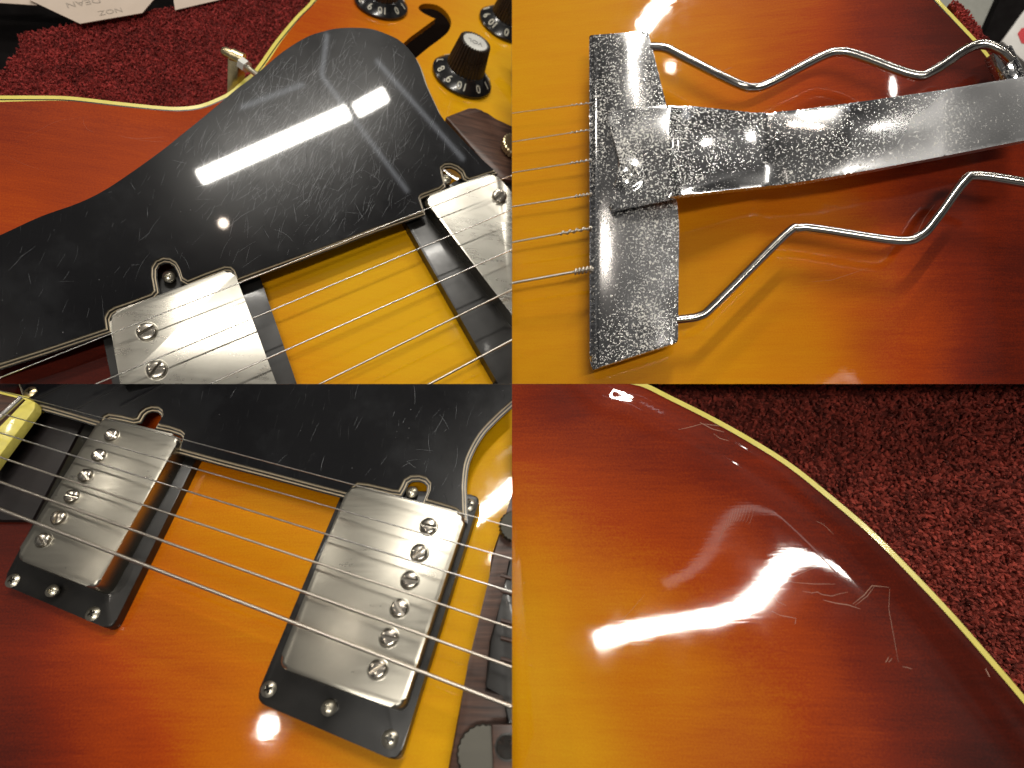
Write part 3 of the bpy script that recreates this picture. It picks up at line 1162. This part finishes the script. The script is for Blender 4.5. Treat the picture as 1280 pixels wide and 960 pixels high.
# plush, case shell and papers
carpet(TL, 'carpet', [(-60, 190), (-20, 110), (-40, 95), (8, 88), (10, 80), (26, 60), (22, 44), (100, 29), (178, 16), (280, -2), (440, -50), (440, 60), (340, 200)], -32, M_CARPET, '', 26000, 0.8, 3)
fl = TL.empty('floor')
tag(fl, kind='structure')
add(TL, 'case_bottom', prism([TL.T(x, y, -42, True) for x, y in [(-200, 240), (-200, -120), (460, -120), (460, 240)]], 2), M_DARK, fl, 0)
for i, (pts, lab) in enumerate((([(37, -30), (37, 0), (50, 6), (100, 29.5), (178, 16), (195, -4), (215, -30)], 'white handwritten paper sheet with its corner pointing at the red plush'),
                                ([(-60, -30), (-60, -3), (0, 3.5), (46, 6.5), (43, -30)], 'white paper sheet in the far corner beside the handwritten one'),
                                ([(212, -30), (219, 12.5), (275, -0.5), (400, -30)], 'white paper sheet at the top edge right of the handwritten one'))):
    pts = [TL.T(x, y, -28 - i * 1.0, True) for x, y in pts]
    c = sum(pts, Vector()) / len(pts)
    e = TL.empty('paper_sheet')
    tag(e, lab, 'paper', 'papers behind the plush')
    add(TL, 'sheet', prism(pts, 0.3), M_PAPER, e, 0)
    if i == 0:
        for s, x, y, sz in (('DEAN', 104, 3, 13), ('NOZ', 138, 14, 11)):
            c = TL.T(x, y, -27.9, True)
            sx = (TL.T(x - 30, y + 5, -27.9, True) - c).normalized()
            sy = Vector((0, 0, 1)).cross(sx)
            add(TL, 'handwriting', text_bm(s, sz * .32, lambda v: c + sx * v.x * 1.3 + sy * v.y + Vector((0, 0, v.z)), 0.02), M_INK, e, 0)

# =================================================================== view 2: trapeze tailpiece
TR = Tile('tr', (-0.176, 0.145, 0.973), (960, 240), 250, 1, 1, lambda a, b: -0.0019 * max(0.0, a - 30) ** 2)
g = TR.empty('guitar')
tag(g, 'sunburst guitar lower bout with pitted chrome trapeze tailpiece and zigzag wires', 'guitar', 'guitar close-ups')
W_TR = wood_mat('sunburst_lacquer_b', 0.12)
edge = [(p.x, p.y) for p in catmull([Vector(q) for q in [(1135, -40), (1172, 0), (1200, 30), (1225, 57), (1243, 80), (1262, 106), (1285, 142), (1320, 205), (1350, 280), (1370, 400), (1375, 520)]], 5)]
outl = [(620, -40)] + edge + [(620, 520)]
burst = idw([(650, 100, .13), (800, 100, .16), (720, 20, .15), (900, 60, .32), (960, 30, .45), (1000, 50, .52), (1100, 60, .80), (1180, 30, .92), (1250, 60, .97), (650, 450, .15), (850, 400, .15),
             (950, 350, .18), (900, 450, .18), (1000, 430, .26), (1060, 200, .55), (1080, 330, .47), (1120, 420, .56), (1160, 230, .78), (1200, 300, .76), (1260, 450, .86), (1270, 330, .90), (700, 300, .13), (1050, 100, .66), (1020, 260, .36)])
body(TR, g, outl, [], edge, burst, W_TR, step=6, side_sign=1, bw=(1.3, 0.5, 0.9))

tp = sub_empty(TR, 'tailpiece', g, TR.T(900, 200, 0))


def q2(pts):
    return [(640 + x / 2.0, y / 2.0) for x, y in pts]


def px_sheet(outline, step, hf, thick, name, mat, parent, smooth=35, attr=None):
    fine = []
    for i, p in enumerate(outline):
        a, b = Vector(p[:2]), Vector(outline[(i + 1) % len(outline)][:2])
        k = max(1, int((b - a).length / 3.0))
        fine += [(a + (b - a) * j / k)[:] for j in range(k)]
    V, tr = cdt(fine, [], step, 2.6)
    return add(TR, name, sheet(V, tr, lambda x, y: TR.T(x, y, hf(x, y), True), thick, attr, bevel=0.42), mat, parent, smooth, flat=False)


bar = q2(round_poly([Vector(p) for p in [(193, 88), (340, 77), (386, 262), (412, 500), (418, 560), (415, 855), (200, 924), (194, 900)]], [6, 10, 0, 0, 20, 8, 4, 6], 4))


def h_bar(x, y):
    # crowned bar, front edge rolled down
    x0, x1 = 736.0, 848.0
    f = max(0.0, min(1.0, (x - x0) / (x1 - x0)))
    e = max(0.0, 1 - (x - x0) / 10.0)
    yy = (y - 250) / 210.0
    return 15.0 + 1.6 * (1 - (2 * f - 0.9) ** 2) - 1.6 * e * e - 1.2 * yy * yy


px_sheet(bar, 5, h_bar, 2.6, 'cross_bar', M_CHROME, tp, 50, lambda x, y: 0.035 * max(0, 1 - y / 130) - 0.03 * math.exp(-((y - 320) / 70) ** 2) + 0.03 * max(0, (y - 400) / 60))
plate = q2([(240, 280), (300, 271), (400, 262), (440, 264), (520, 272), (600, 281), (645, 281), (720, 274), (900, 250), (1080, 224), (1310, 186),
            (1310, 345), (1100, 386), (900, 424), (740, 452), (680, 461), (560, 473), (415, 489), (330, 507), (247, 524), (243, 516), (254, 470), (266, 420), (267, 395), (258, 360), (246, 320)])


def pw(x, knots):
    for (a, va), (b, vb) in zip(knots, knots[1:]):
        if x <= b:
            f = max(0, (x - a) / (b - a))
            f = f * f * (3 - 2 * f) * 0.5 + f * 0.5
            return va + (vb - va) * f
    return knots[-1][1]


def h_plate(x, y):
    yc = pw(x, [(760, 201), (845, 188), (960, 184), (1100, 168), (1300, 132)])
    hw = pw(x, [(760, 61), (845, 57), (960, 45), (1100, 42), (1300, 40)])
    s = (y - yc) / hw
    base = pw(x, [(760, 22.4), (838, 23.4), (850, 22.4), (958, 16.0), (966, 16.2), (1060, 19.0), (1180, 17.0), (1300, 11)])
    crown = pw(x, [(760, 1.3), (842, 1.3), (852, 1.6), (958, 0.5), (1060, 1.2), (1300, 1.0)])
    # small round dimple in the front tongue
    d = math.hypot((x - 786), (y - 219))
    dim = 0.7 * math.exp(-((d - 13) / 4.5) ** 2) if x < 840 else 0
    # pressed facet on the lower side of the hinge
    fac = max(0.0, min(1.0, (y - (243 - 0.36 * (x - 850))) / 30.0)) if 845 < x < 985 else 0.0
    fac *= max(0.0, min(1.0, (985 - x) / 25.0)) * max(0.0, min(1.0, (x - 845) / 20.0))
    return base - crown * s * s + dim - 1.9 * fac


px_sheet(plate, 4, h_plate, 2.4, 'hinge_plate', M_CHROME, tp, 50, lambda x, y: -0.085 * max(0, min(1, (x + 0.9 * (y - 190) - 1030) / 150)) - 0.06 * math.exp(-(((x - 930) / 45) ** 2 + ((y - 225) / 14) ** 2)))
rods = ([(346, 117), (385, 121), (425, 141), (560, 208), (608, 219), (655, 203), (775, 141), (820, 130), (868, 140), (1000, 187), (1052, 178), (1135, 124), (1178, 111), (1222, 126), (1250, 150)],
        [(412, 800), (470, 790), (512, 757), (680, 590), (718, 571), (770, 574), (960, 602), (1020, 590), (1062, 545), (1128, 456), (1166, 440), (1290, 458)])
hts = (([14.5] * 4 + [13] * 7 + [11] * 4), ([13.5] * 12))
for k in range(2):
    pts = [TR.T(640 + x / 2, y / 2, h, True) for (x, y), h in zip(rods[k], hts[k])]
    add(TR, 'wire_rod', tube(catmull(pts, 6), 1.72, 14), M_ROD, tp, 60)
# hinge barrel at the rim
a, b = TR.T(1247, 66, 9), TR.T(1262, 97, 9)
add(TR, 'hinge_barrel', tube([a, a.lerp(b, .04), a.lerp(b, .96), b, b + (b - a) * .6], [3.6, 4.4, 4.4, 4.2, 4.2], 20), M_CHROME, tp, 40)
a = TR.T(1262, 66, 10)
# strings with their twisted ends
rs = (.16, .2, .26, .34, .42, .62)
for i, (y0, y1) in enumerate(((283, 257), (355, 324), (432, 400), (517, 485), (606, 570), (708, 672))):
    p0, p1 = TR.T(640, y0 / 2, 13, True), TR.T(739, y1 / 2, 14.5, True)
    r = rs[i]
    string(TR, g, p0, p1, r, (0, 0, 0, .45, .55, .65)[i], ext=0.04)
    tw0, tw1 = p0.lerp(p1, 0.74 if i < 3 else (0.62 if i == 4 else 0.80)), p1
    n = 44
    d = (tw1 - tw0).normalized()
    s1 = d.cross(Vector((0, 0, 1))).normalized()
    s2 = s1.cross(d)
    path = []
    for k in range(n + 1):
        f = k / n
        an = f * 2 * math.pi * 4.5
        path.append(tw0.lerp(tw1, f) + (s1 * math.cos(an) + s2 * math.sin(an)) * (r * 1.25 + 0.1))
    add(TR, 'twisted_string_end', tube(path, r * 0.85 + .03, 6), M_WOUND if i > 2 else M_STEEL, g, 60)

for pts, w in (([(1146, 292), (1156, 272), (1168, 256)], .06), ([(1015, 352), (1040, 350), (1085, 335)], .03), ([(905, 88), (915, 84)], .05)):
    stroke(TR, g, 'scratch', pts, w, 0.02, M_SCR)

# what lies behind the rim
fl = TR.empty('floor')
tag(fl, kind='structure')
add(TR, 'floor_sheet', prism([TR.T(x, y, -140, True) for x, y in [(1000, -60), (1450, -60), (1450, 330), (1000, 330)]], 2), M_GREY, fl, 0)
dk = TR.empty('guitar_case')
tag(dk, 'dark grey guitar case edge out of focus behind the tailpiece', 'case')
add(TR, 'case_wall', prism([TR.T(x, y, -95, True) for x, y in [(1222, 60), (1262, -30), (1310, -30), (1262, 60), (1300, 100), (1280, 130)]], 12, 1.0), M_DARK, dk, 30)
bx = TR.empty('carton')
tag(bx, 'white carton with a red mark at the right edge', 'carton')
cpts = [TR.T(x, y, -90, True) for x, y in [(1252, 52), (1284, 8), (1340, 20), (1310, 100), (1275, 72)]]
cb = add(TR, 'box', prism(cpts, 20, 0.6), M_WHITE, bx, 30)
add(TR, 'red_mark', prism([TR.T(x, y, -89.8, True) for x, y in [(1272, 42), (1277, 35), (1300, 32), (1300, 56), (1277, 54)]], 0.3), M_REDP, bx, 30)
carpet(TR, 'carpet', [(1186, 5), (1196, 3), (1218, 30), (1235, 55), (1250, 78), (1240, 82), (1215, 55)], -8, M_CARPET, '', 700, 0.9, 5)

# =================================================================== view 3: the two pickups
BL = Tile('bl', (0.0, 0.53, 0.85), (320, 720), 190, -1, -1)
g = BL.empty('guitar')
tag(g, 'sunburst guitar with two nickel pickups in black rings under six strings', 'guitar', 'guitar close-ups')
W_BL = wood_mat('sunburst_lacquer_c', -0.30)
outl = [(-40, 460), (660, 460), (660, 1000), (-40, 1000)]
burst = idw([(450, 700, .12), (560, 920, .04), (620, 560, .03), (420, 860, .24), (300, 750, .28), (330, 640, .2), (250, 650, .24), (220, 850, .46), (100, 850, .67), (20, 900, .85), (0, 960, .90), (160, 930, .62), (300, 930, .40),
             (20, 760, .84), (60, 580, .90), (0, 600, .97), (90, 540, .95), (150, 790, .50), (280, 590, .34), (380, 630, .24), (600, 700, .04), (620, 800, .04), (20, 680, .90), (180, 720, .38)])
V, tr = cdt(outl, [], 6)
add(BL, 'top', sheet(V, tr, lambda x, y: BL.T(x, y), 5.0, burst), W_BL, g, 50, origin=(0, 0, 0))
pg = [(-40, 470), (22, 470), (30, 493), (46, 504)]
pg += [(60, 507.5), (90, 516), (125, 526.5), (128, 519), (134, 516), (150, 518.5), (165, 522), (170, 521), (174, 514), (180, 509), (188, 506.5), (197, 507.5), (203, 512), (204, 519), (198, 529),
       (212, 532), (226, 537), (231, 542), (228, 553), (225, 560)]
pg += [(280, 575), (340, 590.5), (400, 606.5), (437, 616), (440, 607), (446, 602.5), (460, 604), (490, 611), (498, 612), (502, 605), (505, 598), (513, 593.5), (524, 593), (533, 596), (539, 603), (538, 613), (534, 623),
       (550, 627.5), (570, 633.5), (578, 639.5)]
rc = [(578, 639.5), (577.5, 620), (577.5, 600), (582, 572), (598, 541), (618, 519), (640, 499), (690, 455)]
pg += [(p.x, p.y) for p in catmull([Vector(q) for q in rc], 4)][1:] + [(690, 440), (-40, 440)]
HB = 9.5
hairlines(BL, pickguard(BL, g, pg, HB, grow=0.36, ply=0.42), pg, HB, 36, 6, (540, 560, 60, 45, 482, 620))
pickup(BL, g, [(127, 520), (226, 545), (119, 737), (17, 697)], 11.5, 2.0,
       [(112, 520), (252, 560), (139, 788), (2, 730)], 3.6,
       [(140, 544.5, 2.7), (124, 570, 2.5), (107.5, 595, 2.4), (90.5, 621, 2.95), (74, 647.5, 1.5), (55, 675.5, 2.3)], 2.0,
       [(16, 726, 2.0), (116, 767.5, 2.0)], [(65, 738.5, 1.75, 5.5)], 'neck pickup with glinting nickel cover', ring_r=3.0)
pickup(BL, g, [(436.5, 605), (583, 642), (502, 889), (346, 833)], 12.0, 2.0,
       [(431, 608), (601, 619), (498, 953), (318, 876)], 5.4,
       [(536, 658.5, 2.95), (524.5, 691.5, 0.75), (512.5, 725.5, 2.95), (499.5, 760.5, 2.2), (486.5, 797.5, 2.95), (472.5, 837, 0.6)], 2.3,
       [(336, 861.5, 2.05), (487.5, 924, 2.2), (586.5, 631.5, 2.1)], [(411, 885, 1.95, 6.4), (515, 615, 1.8, 7.0)], 'bridge pickup with dull nickel cover', ring_r=3.0)
for (y0, y1, r, w) in ((488.5, 658.5, .15, 0), (516.5, 698.5, .19, 0), (541, 740, .25, 0), (571.5, 785, .33, .42), (602.5, 834, .43, .5), (636.5, 883.5, .56, .6)):
    string(BL, g, BL.T(0, y0, 15.5, True), BL.T(640, y1, 16.5, True), r, w)

# end of the fingerboard
fb = sub_empty(BL, 'fingerboard', g, BL.T(10, 500, 8))
add(BL, 'board', prism([BL.T(x, y, 11.5, True) for x, y in [(-60, 482), (-20, 482), (33, 497), (0, 533), (-30, 570), (-60, 560)]], 9), M_ROSE, fb, 30)
add(BL, 'end_binding', prism([BL.T(x, y, 11.6, True) for x, y in [(33.3, 497), (44, 502.5), (43, 511), (0, 569), (-30, 610), (-30, 570.5), (0, 533.3)]], 3.5, 0.5), M_IVORY, fb, 30)
add(BL, 'edge_binding', prism([BL.T(x, y, 11.7, True) for x, y in [(-40, 478), (-5, 487), (37, 496.5), (33, 500), (-5, 491), (-40, 482)]], 9), M_IVORY, fb, 30)
add(BL, 'fret', tube([BL.T(27, 497, 12.0, True), BL.T(-20, 541, 12.0, True)], 1.0, 10), M_STEEL, fb, 60)
# dark tenon block under the strings
add(BL, 'neck_block', prism([BL.T(x, y, 2.2, True) for x, y in [(40, 500), (108, 520), (40, 650), (-40, 650), (-40, 520)]], 2.1, 0.5), M_BLOCK, g, 30)
p = BL.T(38, 490, HB + .1, True)
add(BL, 'pickguard_screw', cross_screw(p, (0, 0, 1), 2.0, 0.9, .4), M_BRASS, g, 40)
# bridge
br = sub_empty(BL, 'bridge', g, BL.T(625, 830, 0))
add(BL, 'base', prism([BL.T(x, y, 7.0, True) for x, y in [(633, 640), (614, 695), (612, 720), (585, 830), (560, 960), (565, 1000), (680, 1000), (680, 600), (645, 600)]], 6.8, 0.7, 2), M_ROSE, br, 40)
add(BL, 'saddle', prism([BL.T(x, y, 11.5, True) for x, y in [(636, 700), (628, 745), (612, 800), (606, 862), (632, 868), (634, 905), (680, 905), (680, 690)]], 4.4, 0.6, 2), M_RING, br, 40)
for i, y in enumerate((722, 741, 778, 800, 826)):
    pts = [BL.T(xx, y + (xx - 636) * .28, 11.9, True) for xx in (626, 646)]
    add(BL, 'saddle_slot', tube(pts, 0.5, 6), M_ROSE, br, 30)
for (x, y, h, R) in ((604, 942, 9.0, 6.6), (643, 658, 9.5, 4.6)):
    p = BL.T(x, y, h, True)
    add(BL, 'thumbwheel', lathe(p, (0.0, 0.04, 1) if R > 6 else (0.2, -0.12, 1), [(R * .94, -1.2), (R, -.9), (R, .6), (R * .94, .9), (0, .9)], 96, None, 24, .25), M_WHEEL, br, 25)
p = BL.T(634, 934, 11.8, True)
add(BL, 'post', prism([BL.T(x, y, 12, True) for x, y in [(614, 905), (680, 905), (680, 1000), (618, 1000)]], 3, 0.5), M_ROSE, br, 30)
add(BL, 'post_hole', lathe(p + Vector((0, 0, .25)), (0, 0, 1), [(3.1, -.1), (3.1, .1), (2.6, .15), (2.4, -.05), (0, -.05)], 24), M_BLINE, br, 30)

# =================================================================== view 4: lower bout edge
EDGE_PX = [(735, 440), (770, 470), (805, 480), (840, 497), (890, 522), (940, 550), (990, 582), (1040, 622), (1090, 665), (1140, 715), (1190, 768), (1240, 825), (1280, 872), (1320, 922), (1370, 990)]
BR0 = Tile('br0', (-0.13, 0.24, 0.962), (960, 720), 180, 1, -1)
edge_loc = [BR0.T(x, y) for x, y in EDGE_PX]


def H_br(a, b):
    d = seg_dist(a, b, edge_loc, False)
    # low arch, shallow dish, rolled-over rim
    return -3.2 * math.exp(-(d / 7.4) ** 2) - 0.62 * math.exp(-((d - 30.0) / 19.0) ** 2)


BR = Tile('br', (-0.13, 0.24, 0.962), (960, 720), 180, 1, -1, H_br)
g = BR.empty('guitar')
tag(g, 'sunburst guitar bout edge with yellow binding, scratches and a wavy tube-lamp reflection', 'guitar', 'guitar close-ups')
W_BR = wood_mat('sunburst_lacquer_d', 0.30)
edge = [(p.x, p.y) for p in catmull([Vector(q) for q in EDGE_PX], 6)]
outl = edge + [(1370, 1010), (620, 1010), (620, 440)]
burst = idw([(650, 850, .05), (650, 770, .10), (700, 950, .10), (660, 700, .26), (650, 600, .46), (650, 540, .66), (700, 500, .82), (800, 560, .74), (770, 640, .56), (850, 650, .60), (780, 760, .28), (850, 850, .30), (950, 900, .42), (900, 560, .86),
             (1000, 850, .54), (950, 760, .52), (1060, 920, .62), (1100, 800, .76), (1150, 900, .82), (1050, 620, .92), (980, 640, .80), (1250, 940, .97), (1150, 760, .93), (1200, 830, .95), (1100, 700, .92), (900, 700, .55)])
body(BR, g, outl, [], edge, burst, W_BR, step=5, side_sign=1, bw=(1.45, 0, 0))
for pts, w in (([(977, 723), (992, 728), (1018, 730), (1044, 730)], .10), ([(960, 722), (990, 721), (1012, 712), (1028, 706)], .08), ([(1003, 739), (1015, 741), (1022, 740), (1027, 743), (1040, 745), (1050, 742), (1060, 740)], .10),
               ([(1029, 750), (1045, 754), (1060, 756), (1075, 761)], .14), ([(1066, 755), (1080, 744), (1090, 732), (1111, 734)], .12), ([(1069, 757), (1084, 745), (1093, 733)], .08),
               ([(1112, 735), (1111, 762), (1115, 783), (1118, 800), (1123, 828)], .06), ([(953, 736), (968, 745), (972, 752), (983, 757)], .09), ([(965, 764), (975, 769), (995, 773)], .12), ([(995, 773), (994, 780)], .10),
               ([(1107, 828), (1111, 821)], .12), ([(1111, 828), (1115, 823)], .12), ([(1128, 833), (1140, 836)], .10), ([(848, 537), (862, 534), (880, 529)], .10), ([(875, 528), (890, 536), (905, 540)], .14),
               ([(892, 542), (900, 548), (911, 551)], .10), ([(880, 530), (905, 533)], .12), ([(768, 784), (790, 762), (806, 743)], .04), ([(1020, 651), (1030, 656), (1042, 668)], .06), ([(1232, 836), (1235, 842), (1237, 846)], .20)):
    stroke(BR, g, 'scratch', pts, w * 0.7, 0.02, M_SCR)
# arcs of a finger print
fpc = (914, 652)
for i in range(11):
    f = (i - 5) * 3.6
    pts = []
    for k in range(9):
        q = (k - 4) * 2.6
        pts.append((fpc[0] + 6 + f * 1.05 - q * .35, fpc[1] - 4 - f * .55 + q * 1.0 + 0.035 * f * f - 0.04 * q * q))
    stroke(BR, g, 'fingerprint_ridge', pts, 0.045, 0.0, M_PRINT)
cp = [(700, 440), (1480, 440), (1480, 1010), (1370, 1010), (1180, 800), (1000, 620), (850, 530), (700, 480)]
carpet(BR, 'carpet', cp, -80, M_CARPET2, '', 26000, 1.5, 11)
#TILES-END
